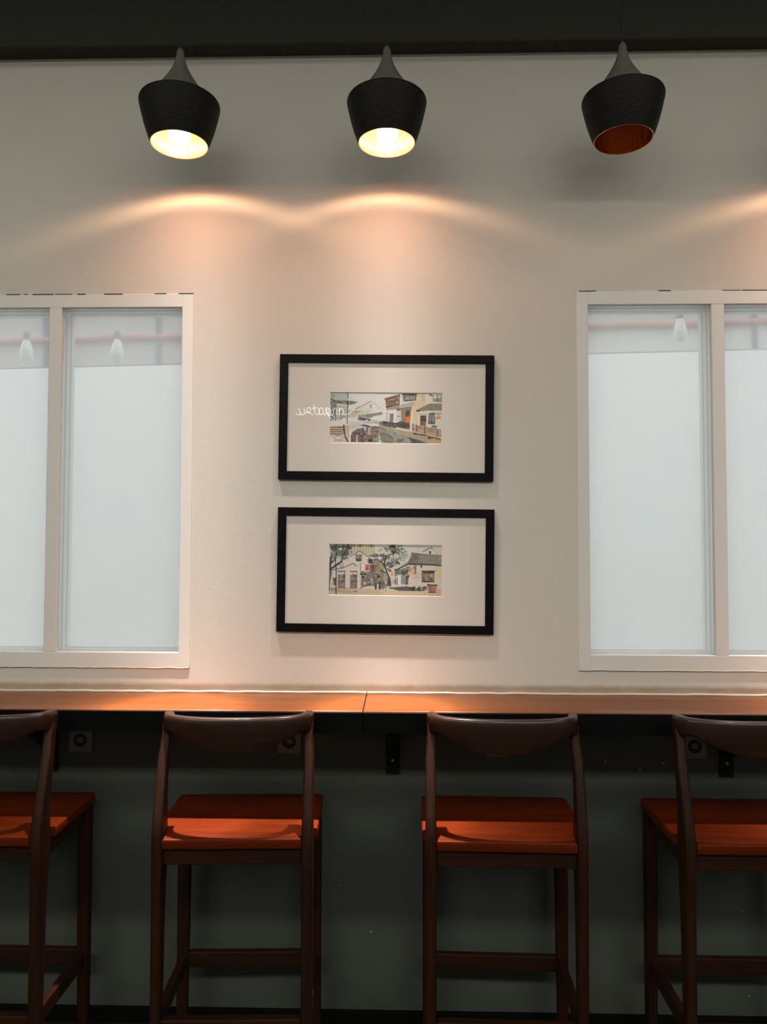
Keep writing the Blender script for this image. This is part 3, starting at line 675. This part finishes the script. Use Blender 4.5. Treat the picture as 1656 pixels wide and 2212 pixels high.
def paint_street():
    p = Paint(709, 1176, 953, 1286, (178, 164, 148), 11)
    p.poly(P(C, (120, 1350), (1650, 1380), (1650, 1530), (110, 1530)), (170, 146, 112), .8); p.poly(P(D, (0, 1290), (1560, 1350), (1560, 1440), (0, 1440)), (186, 158, 120), .8)
    # bamboo behind
    p.poly(P(C, (640, 140), (1400, 150), (1380, 470), (1180, 450), (950, 320), (700, 440)), (166, 148, 116), .85)
    for x in range(700, 1400, 38): p.line(P(C, (x, 160), (x+p.rng.uniform(-10, 10), 330+(x % 90))), .8, (112, 104, 84) if (x//38) % 2 else (182, 172, 150), .8)
    for x in (760, 960, 1280): p.blob(*C(x, 180), 6, 3, (96, 98, 82), .8)
    # left tree foliage
    p.blob(*C(300, 250), 13, 12, (50, 56, 40), .9, .8); p.blob(*C(560, 330), 11, 13, (74, 80, 66), .85, .8); p.blob(*C(420, 420), 10, 10, (88, 94, 80), .8, .8)
    p.blob(*C(250, 420), 6, 9, (104, 108, 94), .8, .8); p.blob(*C(600, 560), 7, 6, (92, 98, 86), .8, .8); p.blob(*C(370, 290), 5, 8, (112, 118, 82), .7, .9); p.blob(*C(500, 200), 14, 5, (42, 46, 36), .8, .9)
    # main tree foliage
    p.blob(*D(300, 260), 24, 14, (84, 92, 76), .85, .9); p.blob(*D(100, 430), 14, 13, (60, 68, 50), .85, .9); p.blob(*D(450, 330), 13, 8, (70, 80, 58), .8, .9); p.blob(*D(380, 520), 22, 12, (112, 116, 100), .8, .9)
    p.blob(*D(470, 590), 8, 5, (58, 66, 42), .85, .8); p.blob(*D(300, 180), 12, 4, (44, 46, 38), .9, .8); p.blob(*D(600, 440), 10, 9, (140, 138, 124), .7, .9); p.blob(*D(230, 640), 12, 7, (74, 78, 66), .8, .9); p.blob(*C(1400, 430), 12, 5, (84, 88, 74), .85, .8)
    p.blob(*D(330, 320), 4, 4, (38, 46, 34), .8, .8); p.blob(*D(140, 330), 4, 4, (168, 166, 150), .7, .7); p.blob(*D(420, 400), 5, 4, (160, 158, 140), .7, .8)
    # left houses
    p.poly(P(C, (500, 560), (700, 470), (950, 320), (1220, 510), (1180, 660), (1050, 760), (900, 700), (800, 660), (500, 780)), (184, 168, 150), .95)
    p.line(P(C, (700, 470), (850, 390), (955, 320), (1060, 400), (1220, 500)), 1.5, (44, 42, 38)); p.poly(P(C, (1010, 440), (1060, 450), (1050, 720), (1000, 700)), (186, 158, 122), .8)
    p.poly(P(C, (840, 430), (1020, 430), (1000, 600), (850, 600)), (92, 82, 68), .95, tex=.5); p.poly(P(C, (850, 540), (1000, 540), (980, 610), (860, 610)), (40, 38, 34), .9); p.line(P(C, (840, 432), (1020, 430)), 1.4, (46, 36, 30))
    p.poly(P(C, (180, 880), (500, 800), (780, 660), (980, 790), (980, 1370), (340, 1370), (180, 1370)), (182, 166, 148), .96)
    p.line(P(C, (200, 860), (480, 800), (780, 660)), 1.6, (52, 48, 42)); p.line(P(C, (780, 660), (870, 740)), 1.6, (52, 46, 40)); p.line(P(C, (980, 660), (990, 940)), 1.2, (60, 54, 46), .8)
    p.line(P(C, (430, 690), (430, 780), (500, 770)), 1.1, (86, 66, 50)); p.line(P(C, (495, 650), (495, 760)), 1.4, (120, 92, 70))
    for x0, x1 in ((365, 560), (700, 890)):
        p.poly(P(C, (x0, 980), (x1, 970), (x1-10, 1350), (x0, 1350)), (84, 66, 46), .95, tex=.5); p.line(P(C, (x0, 895), (x1, 885)), 2.2, (62, 48, 36)); p.line(P(C, (x1-4, 890), (x1-6, 1350)), 1.2, (60, 46, 34))
        p.blob(*C((x0+x1)/2-10, 1080), 4, 5, (150, 124, 84), .85); p.blob(*C((x0+x1)/2, 1280), 4, 4.5, (146, 118, 82), .85); p.line(P(C, (x0+20, 1170), (x1-10, 1165)), 1.6, (44, 32, 24))
    p.blob(*C(840, 1010), 3, 4, (40, 42, 40), .9); p.blob(*C(530, 1010), 2.4, 5, (44, 48, 46), .9); p.line(P(C, (780, 900), (775, 1100)), 1.6, (140, 96, 60), .8); p.line(P(C, (800, 1220), (760, 1300)), 2.4, (150, 96, 60), .8)
    p.poly(P(C, (180, 900), (240, 900), (230, 1350), (180, 1350)), (176, 152, 120), .8); p.poly(P(C, (235, 1070), (330, 1070), (320, 1270), (240, 1270)), (48, 48, 46), .9); p.poly(P(C, (250, 900), (300, 900), (295, 1070), (260, 1070)), (192, 184, 172), .9)
    p.line(P(C, (170, 1358), (900, 1355)), 1.0, (74, 56, 46), .8); p.blob(*C(240, 1400), 12, 2.4, (132, 114, 110), .7)
    # middle, lane with figures
    p.poly(P(C, (1180, 560), (1380, 530), (1500, 600), (1500, 900), (1300, 900), (1250, 700), (1180, 660)), (96, 86, 70), .9, tex=.5); p.blob(*C(1260, 610), 8, 6.5, (26, 28, 26), .95); p.line(P(C, (1370, 570), (1440, 540), (1500, 590), (1640, 680)), 2.2, (32, 34, 32))
    p.poly(P(C, (1240, 700), (1420, 700), (1410, 880), (1240, 880)), (70, 64, 54), .9); p.line(P(C, (1380, 720), (1375, 850)), 2, (160, 116, 80), .9); p.line(P(C, (1345, 700), (1345, 830)), 1.4, (30, 28, 26))
    p.poly(P(C, (1500, 600), (1650, 760), (1650, 900), (1560, 1240), (1480, 1240), (1430, 800)), (134, 116, 84), .9)
    p.poly(P(C, (1000, 870), (1400, 890), (1560, 1000), (1650, 1180), (1650, 1370), (1500, 1370), (1280, 1280), (1000, 1300)), (62, 60, 52), .9, tex=.6)
    p.poly(P(C, (1000, 690), (1110, 670), (1110, 860), (1000, 880)), (184, 172, 154), .9); p.poly(P(C, (1112, 690), (1232, 700), (1225, 862), (1118, 862)), (176, 66, 44), .97, .3); p.blob(*C(1165, 790), 2.0, 4.5, (70, 36, 30), .9); p.poly(P(C, (1112, 865), (1235, 865), (1235, 890), (1112, 890)), (176, 170, 154), .8)
    p.line(P(C, (990, 960), (1130, 960)), 4, (48, 46, 40), .9); p.blob(*C(1060, 1040), 5, 2, (34, 34, 30), .9); p.line(P(C, (1060, 995), (1130, 1010), (1130, 1060)), 1.3, (172, 146, 116), .9); p.line(P(C, (980, 1350), (1080, 1300), (1240, 1240)), 2, (50, 46, 38))
    p.blob(*C(1050, 1160), 4, 6, (112, 84, 62), .8); p.blob(*C(1100, 1210), 3, 4, (186, 160, 126), .8); p.blob(*C(1350, 1000), 4, 7, (128, 96, 76), .9); p.blob(*C(1400, 1110), 5, 6, (116, 86, 66), .9); p.poly(P(C, (1370, 1180), (1450, 1170), (1430, 1380), (1380, 1380)), (54, 34, 28), .95)
    p.line(P(C, (1300, 1070), (1300, 1200)), 1.4, (184, 176, 158), .9); p.blob(*C(1480, 1020), 5, 3, (44, 46, 42), .9); p.blob(*C(1510, 1110), 4, 4, (156, 136, 96), .8); p.line(P(C, (1465, 1240), (1465, 1360)), 3, (184, 174, 156), .9); p.line(P(C, (1510, 1180), (1515, 1370)), 2.6, (54, 54, 50), .9); p.line(P(C, (1245, 1290), (1250, 1380)), 1.2, (90, 90, 84))
    p.poly(P(C, (1180, 1290), (1380, 1280), (1380, 1370), (1180, 1370)), (190, 166, 130), .8)
    p.blob(*C(860, 1445), 3, 2, (96, 94, 84), .8); p.poly(P(C, (330, 1400), (800, 1420), (790, 1480), (350, 1460)), (140, 112, 80), .5)
    # main tree trunk
    p.poly(P(D, (0, 700), (130, 840), (200, 860), (240, 950), (100, 1150), (0, 1050)), (120, 106, 84), .7); p.blob(*D(60, 1020), 6, 5, (140, 116, 86), .7); p.blob(*D(150, 1000), 5, 4, (132, 132, 120), .7)
    p.line(P(D, (150, 460), (110, 560), (105, 680), (150, 760), (180, 860), (230, 980), (250, 1180)), 2.8, (28, 30, 28), .97); p.line(P(D, (160, 760), (260, 710), (380, 640)), 2.0, (34, 36, 32)); p.line(P(D, (0, 570), (60, 620), (110, 690)), 1.8, (30, 34, 30)); p.line(P(D, (0, 780), (70, 830), (160, 830)), 2.2, (34, 36, 32)); p.line(P(D, (320, 300), (330, 480)), 1.3, (46, 56, 46), .8)
    p.poly(P(D, (200, 950), (250, 960), (290, 1190), (160, 1190)), (34, 36, 32), .9)
    p.blob(*D(300, 880), 3, 7, (196, 128, 82), .95); p.blob(*D(240, 790), 4, 4, (60, 62, 56), .8); p.poly(P(D, (350, 740), (560, 760), (540, 900), (440, 900), (380, 960)), (78, 82, 76), .85)
    p.poly(P(D, (450, 930), (525, 870), (525, 1180), (450, 1130)), (180, 180, 170), .95); p.line(P(D, (385, 1000), (395, 1130)), 2.4, (50, 48, 42)); p.line(P(D, (435, 960), (435, 1150)), 1.8, (96, 66, 48)); p.poly(P(D, (280, 1030), (370, 1030), (370, 1120), (280, 1120)), (148, 132, 116), .7)
    p.poly(P(D, (200, 1200), (420, 1160), (530, 1160), (520, 1210), (330, 1220)), (190, 170, 136), .9); p.poly(P(D, (0, 1080), (180, 1130), (180, 1230), (0, 1260)), (70, 66, 56), .7, tex=.6)
    p.poly(P(D, (200, 1220), (700, 1190), (1160, 1280), (1100, 1305), (500, 1305), (260, 1250)), (52, 50, 44), .92)
    # right house
    p.poly(P(D, (790, 330), (1200, 370), (1560, 380), (1560, 640), (740, 620), (620, 650), (700, 560), (770, 440)), (120, 108, 88), .95, tex=.4); p.poly(P(D, (790, 340), (1000, 370), (960, 600), (740, 610), (700, 560), (770, 450)), (78, 78, 70), .7, tex=.5)
    for k in range(16): p.line(P(D, (720+k*52, 610), (820+k*46, 380)), .7, (82, 74, 60), .5)
    p.line(P(D, (790, 330), (1180, 372)), 1.3, (44, 42, 38)); p.line(P(D, (1180, 372), (1560, 385)), 1, (96, 78, 58), .8)
    p.line(P(D, (760, 625), (1100, 625), (1350, 630), (1550, 650)), 3.2, (54, 52, 46), .95); p.line(P(D, (400, 780), (560, 690), (740, 610)), 3.0, (40, 40, 36), .95)
    p.poly(P(D, (1070, 340), (1290, 180), (1490, 370), (1180, 365)), (184, 168, 148), .95); p.line(P(D, (1090, 300), (1290, 185), (1320, 220)), 1.8, (86, 78, 66)); p.line(P(D, (1320, 240), (1490, 370)), .9, (158, 128, 90)); p.poly(P(D, (1240, 290), (1300, 275), (1290, 360), (1240, 360)), (40, 38, 34), .95)
    p.poly(P(D, (730, 660), (1560, 660), (1560, 1290), (1180, 1200), (720, 1200)), (184, 166, 144), .96); p.poly(P(D, (1440, 740), (1560, 740), (1560, 1000), (1450, 960)), (190, 158, 116), .7)
    for dy in (0, 60, 120): p.line(P(D, (560, 760+dy), (740, 690+dy*.8), (780, 750+dy*.3)), 2.4, (46, 46, 40), .9)
    p.poly(P(D, (730, 700), (860, 690), (860, 900), (730, 880)), (184, 140, 104), .8); p.poly(P(D, (870, 640), (920, 640), (920, 880), (870, 880)), (76, 74, 66), .8); p.blob(*D(860, 700), 2.4, 3.4, (96, 54, 44), .9); p.blob(*D(1045, 665), 2.8, 3.4, (100, 58, 46), .9)
    p.poly(P(D, (530, 900), (640, 860), (640, 1140), (530, 1130)), (120, 112, 100), .9); p.poly(P(D, (540, 780), (720, 760), (720, 880), (640, 900), (530, 900)), (72, 66, 54), .85); p.poly(P(D, (650, 900), (765, 905), (720, 970), (710, 1140), (640, 1150)), (44, 40, 34), .95); p.blob(*D(672, 895), 1.6, 1.6, (196, 180, 148), .9)
    an = np.linspace(0, 2*math.pi, 24); p.line([D(920+95*math.cos(t), 930+100*math.sin(t)) for t in an], .7, (150, 122, 96), .7)
    for q in ([(870, 960), (980, 970)], [(930, 880), (930, 950)], [(880, 900), (910, 940)], [(960, 910), (980, 940)]): p.line(P(D, *q), .8, (110, 98, 84), .8)
    p.poly(P(D, (1050, 780), (1390, 780), (1380, 1080), (1060, 1080)), (92, 68, 52), .95, tex=.4); p.poly(P(D, (1130, 880), (1370, 850), (1360, 1030), (1140, 1030)), (150, 128, 98), .85); p.line(P(D, (1050, 790), (1420, 785)), 1.2, (60, 46, 38)); p.poly(P(D, (1070, 785), (1385, 790), (1375, 845), (1110, 850)), (46, 38, 34), .9); p.blob(*D(1305, 900), 3, 3, (194, 150, 92), .8); p.blob(*D(1290, 1000), 3.4, 2.6, (70, 46, 40), .85); p.line(P(D, (1240, 930), (1250, 970)), 2.2, (72, 52, 50)); p.line(P(D, (1070, 1055), (1370, 1050)), 2.6, (70, 46, 38), .9)
    for x in (870, 1010, 1130): p.blob(*D(x, 1230), 6.4, 5.5, (56, 46, 38), .95, .4)
    for x in (905, 1040, 1160): p.blob(*D(x, 1240), 2, 3, (150, 134, 110), .8, .4)
    p.poly(P(D, (1205, 1130), (1455, 1140), (1415, 1330), (1250, 1330)), (128, 80, 60), .97); p.line(P(D, (1205, 1140), (1455, 1150)), 2.4, (66, 46, 40)); p.poly(P(D, (1330, 1170), (1430, 1170), (1405, 1290), (1330, 1290)), (172, 126, 90), .7); p.line(P(D, (1230, 1335), (1430, 1340)), 1.6, (44, 34, 30)); p.poly(P(D, (1440, 1250), (1560, 1230), (1560, 1440), (1440, 1430)), (176, 140, 106), .7)
    p.line(P(D, (1290, 1420), (1330, 1405), (1380, 1412)), .9, (128, 88, 64), .8); p.line(P(D, (1430, 1420), (1540, 1430)), .7, (140, 100, 72), .6); p.blob(*D(160, 1310), 2.4, 2, (74, 74, 66), .8)
    p.poly(P(D, (320, 1330), (600, 1340), (600, 1400), (400, 1410)), (196, 156, 112), .6); p.poly(P(D, (860, 1310), (1190, 1330), (1190, 1390), (870, 1380)), (190, 156, 116), .6)
    # left tree trunks and post, in front
    p.poly(P(C, (130, 500), (190, 440), (195, 600), (175, 780), (185, 950), (150, 1150), (140, 1420), (118, 1430)), (28, 30, 26), .97); p.line(P(C, (190, 350), (180, 520)), 2, (36, 38, 32)); p.line(P(C, (170, 660), (280, 580), (320, 400)), 3, (30, 32, 28)); p.line(P(C, (290, 560), (300, 700)), 2.0, (30, 32, 28))
    p.line(P(C, (170, 830), (300, 730), (460, 620)), 4.0, (34, 36, 32), .97); p.line(P(C, (450, 610), (480, 460), (590, 310), (640, 190)), 2.6, (36, 40, 34)); p.line(P(C, (480, 580), (650, 510)), 1.8, (30, 34, 30)); p.line(P(C, (490, 440), (620, 400)), 1.3, (44, 50, 42), .8)
    p.line(P(C, (308, 700), (315, 1510)), 2.2, (26, 28, 26), .97)
    p.line(P(C, (130, 140), (720, 140)), 1.2, (36, 38, 32), .8)
    return p

def print_mesh(name, p, w, h, mat, parent, loc):
    W, H = p.W, p.H
    xs = np.linspace(-w/2, w/2, W+1); zs = np.linspace(h/2, -h/2, H+1)
    gx, gz = np.meshgrid(xs, zs); co = np.stack([gx, np.zeros_like(gx), gz], -1).reshape(-1, 3).astype(np.float32)
    i = np.arange(H)[:, None]*(W+1) + np.arange(W)[None, :]
    q = np.stack([i, i+W+1, i+W+2, i+1], -1).reshape(-1).astype(np.int32); nf = W*H
    me = bpy.data.meshes.new(name); me.vertices.add(len(co)); me.vertices.foreach_set('co', co.ravel())
    me.loops.add(nf*4); me.loops.foreach_set('vertex_index', q)
    me.polygons.add(nf); me.polygons.foreach_set('loop_start', np.arange(nf, dtype=np.int32)*4)
    me.update(calc_edges=True)
    ca = me.color_attributes.new('pigment', 'FLOAT_COLOR', 'POINT')
    base = np.median(p.img[:8].reshape(-1, 3), 0)*0 + lin((188, 175, 160)); im = base*(p.img/base)**1.36
    im = im*(.93+.14*p.noise(1.1)[..., None]); im = np.clip(im/ILL, 0, .85)
    pad = np.pad(im, ((0, 1), (0, 1), (0, 0)), mode='edge'); pad2 = np.pad(im, ((1, 0), (1, 0), (0, 0)), mode='edge')
    v = (pad+pad2)/2; v = np.concatenate([v, np.ones(v.shape[:2]+(1,))], -1).astype(np.float32)
    ca.data.foreach_set('color', v.ravel())
    me.materials.append(mat)
    o = bpy.data.objects.new(name, me); COL.objects.link(o); o.parent = parent; o.location = loc
    return o
mt, nt, b = new_mat('watercolour_paper'); at = N(nt, 'ShaderNodeAttribute'); at.attribute_name = 'pigment'
nt.links.new(mixc(nt, mth(nt, 'MULTIPLY', noise(nt, coords(nt), 500, 2), .10), at.outputs['Color'], (.75, .72, .66)), b.inputs['Base Color'])
b.inputs['Roughness'].default_value = .9; b.inputs['Specular IOR Level'].default_value = .1
M['print'] = mt

LEAN = R(.55)
def picture(cx, cz, w, h, tilt, pr, pcx, pcz, pw, ph, label):
    """frame hung on the wall; origin at the bottom centre of its back, leaning out a little at the top"""
    t = empty('framed_picture', (cx, -.0006, cz-h/2), 0, label, 'picture')
    t.rotation_euler = (LEAN, R(tilt), 0)      # lean the top towards the room
    d = .0118; fb, fs = .0285, .0285
    bm = bmesh.new()
    z0, z1 = 0, h
    box(bm, -w/2, w/2, -d, 0, z1-fb, z1, .001, 1); box(bm, -w/2, w/2, -d, 0, z0, z0+fb, .001, 1)
    box(bm, -w/2, -w/2+fs, -d, 0, z0+fb, z1-fb, .001, 1); box(bm, w/2-fs, w/2, -d, 0, z0+fb, z1-fb, .001, 1)
    link('frame', bm, M['frame'], t)
    # mat board with a bevelled window
    x0, x1, a0, a1 = pcx-cx-pw/2, pcx-cx+pw/2, pcz-cz+h/2-ph/2, pcz-cz+h/2+ph/2
    bm = bmesh.new(); X0, X1, Z0, Z1 = -w/2+fs-.004, w/2-fs+.004, fb-.004, h-fb+.004; ya, yb = -.0066, -.0053
    O = [bm.verts.new((x, ya, z)) for x, z in ((X0, Z0), (X1, Z0), (X1, Z1), (X0, Z1))]
    I = [bm.verts.new((x, ya, z)) for x, z in ((x0-.001, a0-.001), (x1+.001, a0-.001), (x1+.001, a1+.001), (x0-.001, a1+.001))]
    K = [bm.verts.new((x, yb, z)) for x, z in ((x0, a0), (x1, a0), (x1, a1), (x0, a1))]
    for i in range(4):
        j = (i+1) % 4; bm.faces.new((O[i], O[j], I[j], I[i])); bm.faces.new((I[i], I[j], K[j], K[i]))
    mb = link('mat_board', bm, M['mat'], t)
    bm = bmesh.new(); box(bm, -w/2+.01, w/2-.01, -.0049, -.0008, .01, h-.01); link('backing_board', bm, M['mat'], t)
    print_mesh('watercolour_print', pr, pw+.001, ph+.001, M['print'], t, ((x0+x1)/2, -.0052, (a0+a1)/2))
    bm = bmesh.new(); box(bm, -w/2+fs-.002, w/2-fs+.002, -.0096, -.0086, fb-.002, h-fb+.002); link('glass', bm, M['picture_glass'], t)
    return t
pic1 = picture(-.0535, 2.010, .725, .426, .62, paint_canal(), -.0540, 2.009, .378, .171, 'upper black-framed watercolour of canal houses and a boat, in a wide white mat')
pic2 = picture(-.0555, 1.494, .727, .418, .60, paint_street(), -.0550, 1.4955, .378, .170, 'lower black-framed watercolour of a tree-lined village street, in a wide white mat')

# ------------------------------------------------------------------ neon sign behind the viewer, mirrored in the upper picture's glass
bpy.context.view_layer.update()
Mg = pic1.matrix_world.copy()
gp = Mg @ Vector((0, -.0096, 0)); gn = (Mg.to_3x3() @ Vector((0, -1, 0))).normalized()
def pix_ray(x, y): return ((x-828)/F_PX*rt - (y-1106)/F_PX*up + fw)
def sign_pt(a, b):
    x, y = 620+a/7.527, 850+b/7.527
    o = Vector((0, CAM_Y, CAM_Z)); d = pix_ray(x, y).normalized()
    k = (gp-o).dot(gn)/d.dot(gn); hit = o+d*k; r = d-2*d.dot(gn)*gn
    k2 = (-5.6-hit.y)/r.y; return hit + r*k2
def ell(cx, cy, rx, ry, a0, a1, n=14): return [(cx+rx*math.cos(R(a0+(a1-a0)*i/n)), cy+ry*math.sin(R(a0+(a1-a0)*i/n))) for i in range(n+1)]
strokes = [
    [(140, 315), (160, 342), (190, 352), (212, 335), (212, 300), (198, 262), (188, 240)],
    [(212, 320), (232, 344), (262, 345), (285, 325), (290, 295), (278, 258), (268, 232)],
    [(290, 318), (318, 318), (345, 300)] + ell(352, 268, 32, 40, 60, -250) + [(372, 318), (400, 342), (425, 345)],
    [(432, 180), (440, 235), (452, 300), (470, 338), (500, 345), (520, 330)],
    [(402, 243), (440, 238), (492, 232)],
    [(505, 345), (520, 335), (522, 290), (512, 236)], ell(552, 288, 34, 55, 180, 520), [(585, 320), (605, 345), (625, 345)],
    ell(655, 285, 32, 52, 180, 520), [(628, 240), (645, 300), (672, 350), (700, 400), (735, 432), (768, 428), (776, 400), (760, 370), (715, 350), (672, 352)],
    [(690, 345), (715, 335), (712, 290), (700, 245)], [(696, 215), (698, 218)],
    [(735, 345), (752, 320), (748, 270), (770, 245), (790, 238), (803, 250), (806, 345)],
    ell(880, 292, 36, 52, 180, 520), [(845, 240), (850, 300), (842, 345), (815, 345)], [(915, 320), (940, 342), (985, 338), (1020, 318), (1040, 290)]]
allp = [sign_pt(a, b) for s_ in strokes for a, b in s_]
cx_ = sum(p.x for p in allp)/len(allp); cz_ = min(p.z for p in allp)
sg = empty('neon_sign', (cx_, -5.6, cz_), 0, 'white script arigatou neon sign whose mirrored reflection shows in the upper picture glass', 'sign')
bm = bmesh.new()
for s_ in strokes:
    q = [sign_pt(a, b_) for a, b_ in s_]; tube(bm, [(v.x-cx_, 0, v.z-cz_) for v in q], .0038, 8)
link('lettering', bm, M['neon'], sg, smooth=60)
for dx in (-.28, .30):
    bm = bmesh.new(); tube(bm, [(dx, 0, .06), (dx, 0, ROOM_H-cz_)], .0012, 6); link('hanging_wire', bm, M['cord'], sg)

# ------------------------------------------------------------------ daylight
w = bpy.data.worlds.new('sky'); SC.world = w; w.use_nodes = True; nt = w.node_tree
bg = nt.nodes['Background']
tc = N(nt, 'ShaderNodeTexCoord'); sp = N(nt, 'ShaderNodeSeparateXYZ'); nt.links.new(tc.outputs['Generated'], sp.inputs[0])
nt.links.new(ramp(nt, mth(nt, 'MULTIPLY', mth(nt, 'ADD', sp.outputs[2], 1.0), .5), [(.47, (.42, .42, .40)), (.52, (.93, .97, 1.0))]), bg.inputs[0])
bg.inputs[1].default_value = 2.1
# linear ceiling lights of the room, above and ahead of the viewer
for cx in (-2.3, 2.3):
    cl = bpy.data.lights.new('ceiling_strip_light', 'AREA'); cl.shape = 'RECTANGLE'; cl.size = 4.2; cl.size_y = .60; cl.energy = 10; cl.color = (1.0, .975, .86)
    co_ = bpy.data.objects.new('ceiling_strip_light', cl); COL.objects.link(co_); co_.location = (cx, -1.3, ROOM_H-.012); co_.rotation_euler = (0, 0, 0)
for cx in (-2.3, 2.3):  # added fill lights behind the viewer, lifting the ambient on the lower wall
    cl = bpy.data.lights.new('room_fill_light', 'AREA'); cl.shape = 'RECTANGLE'; cl.size = 4.2; cl.size_y = .6; cl.energy = 106; cl.color = (1.0, .975, .88)
    co_ = bpy.data.objects.new('room_fill_light', cl); COL.objects.link(co_); co_.location = (cx, -3.88, ROOM_H-.012)
# area lights shine along local -Z; +90 deg about X turns that to +Y

# ------------------------------------------------------------------ view
SC.view_settings.view_transform = 'Standard'; SC.view_settings.look = 'None'
SC.view_settings.exposure = 0.0; SC.view_settings.gamma = 1.0; SC.view_settings.use_curve_mapping = False
SC.cycles.use_denoising = True
SC.cycles.max_bounces = 10; SC.cycles.transparent_max_bounces = 12
SC.cycles.sample_clamp_indirect = 4.0
SC.cycles.caustics_reflective = True
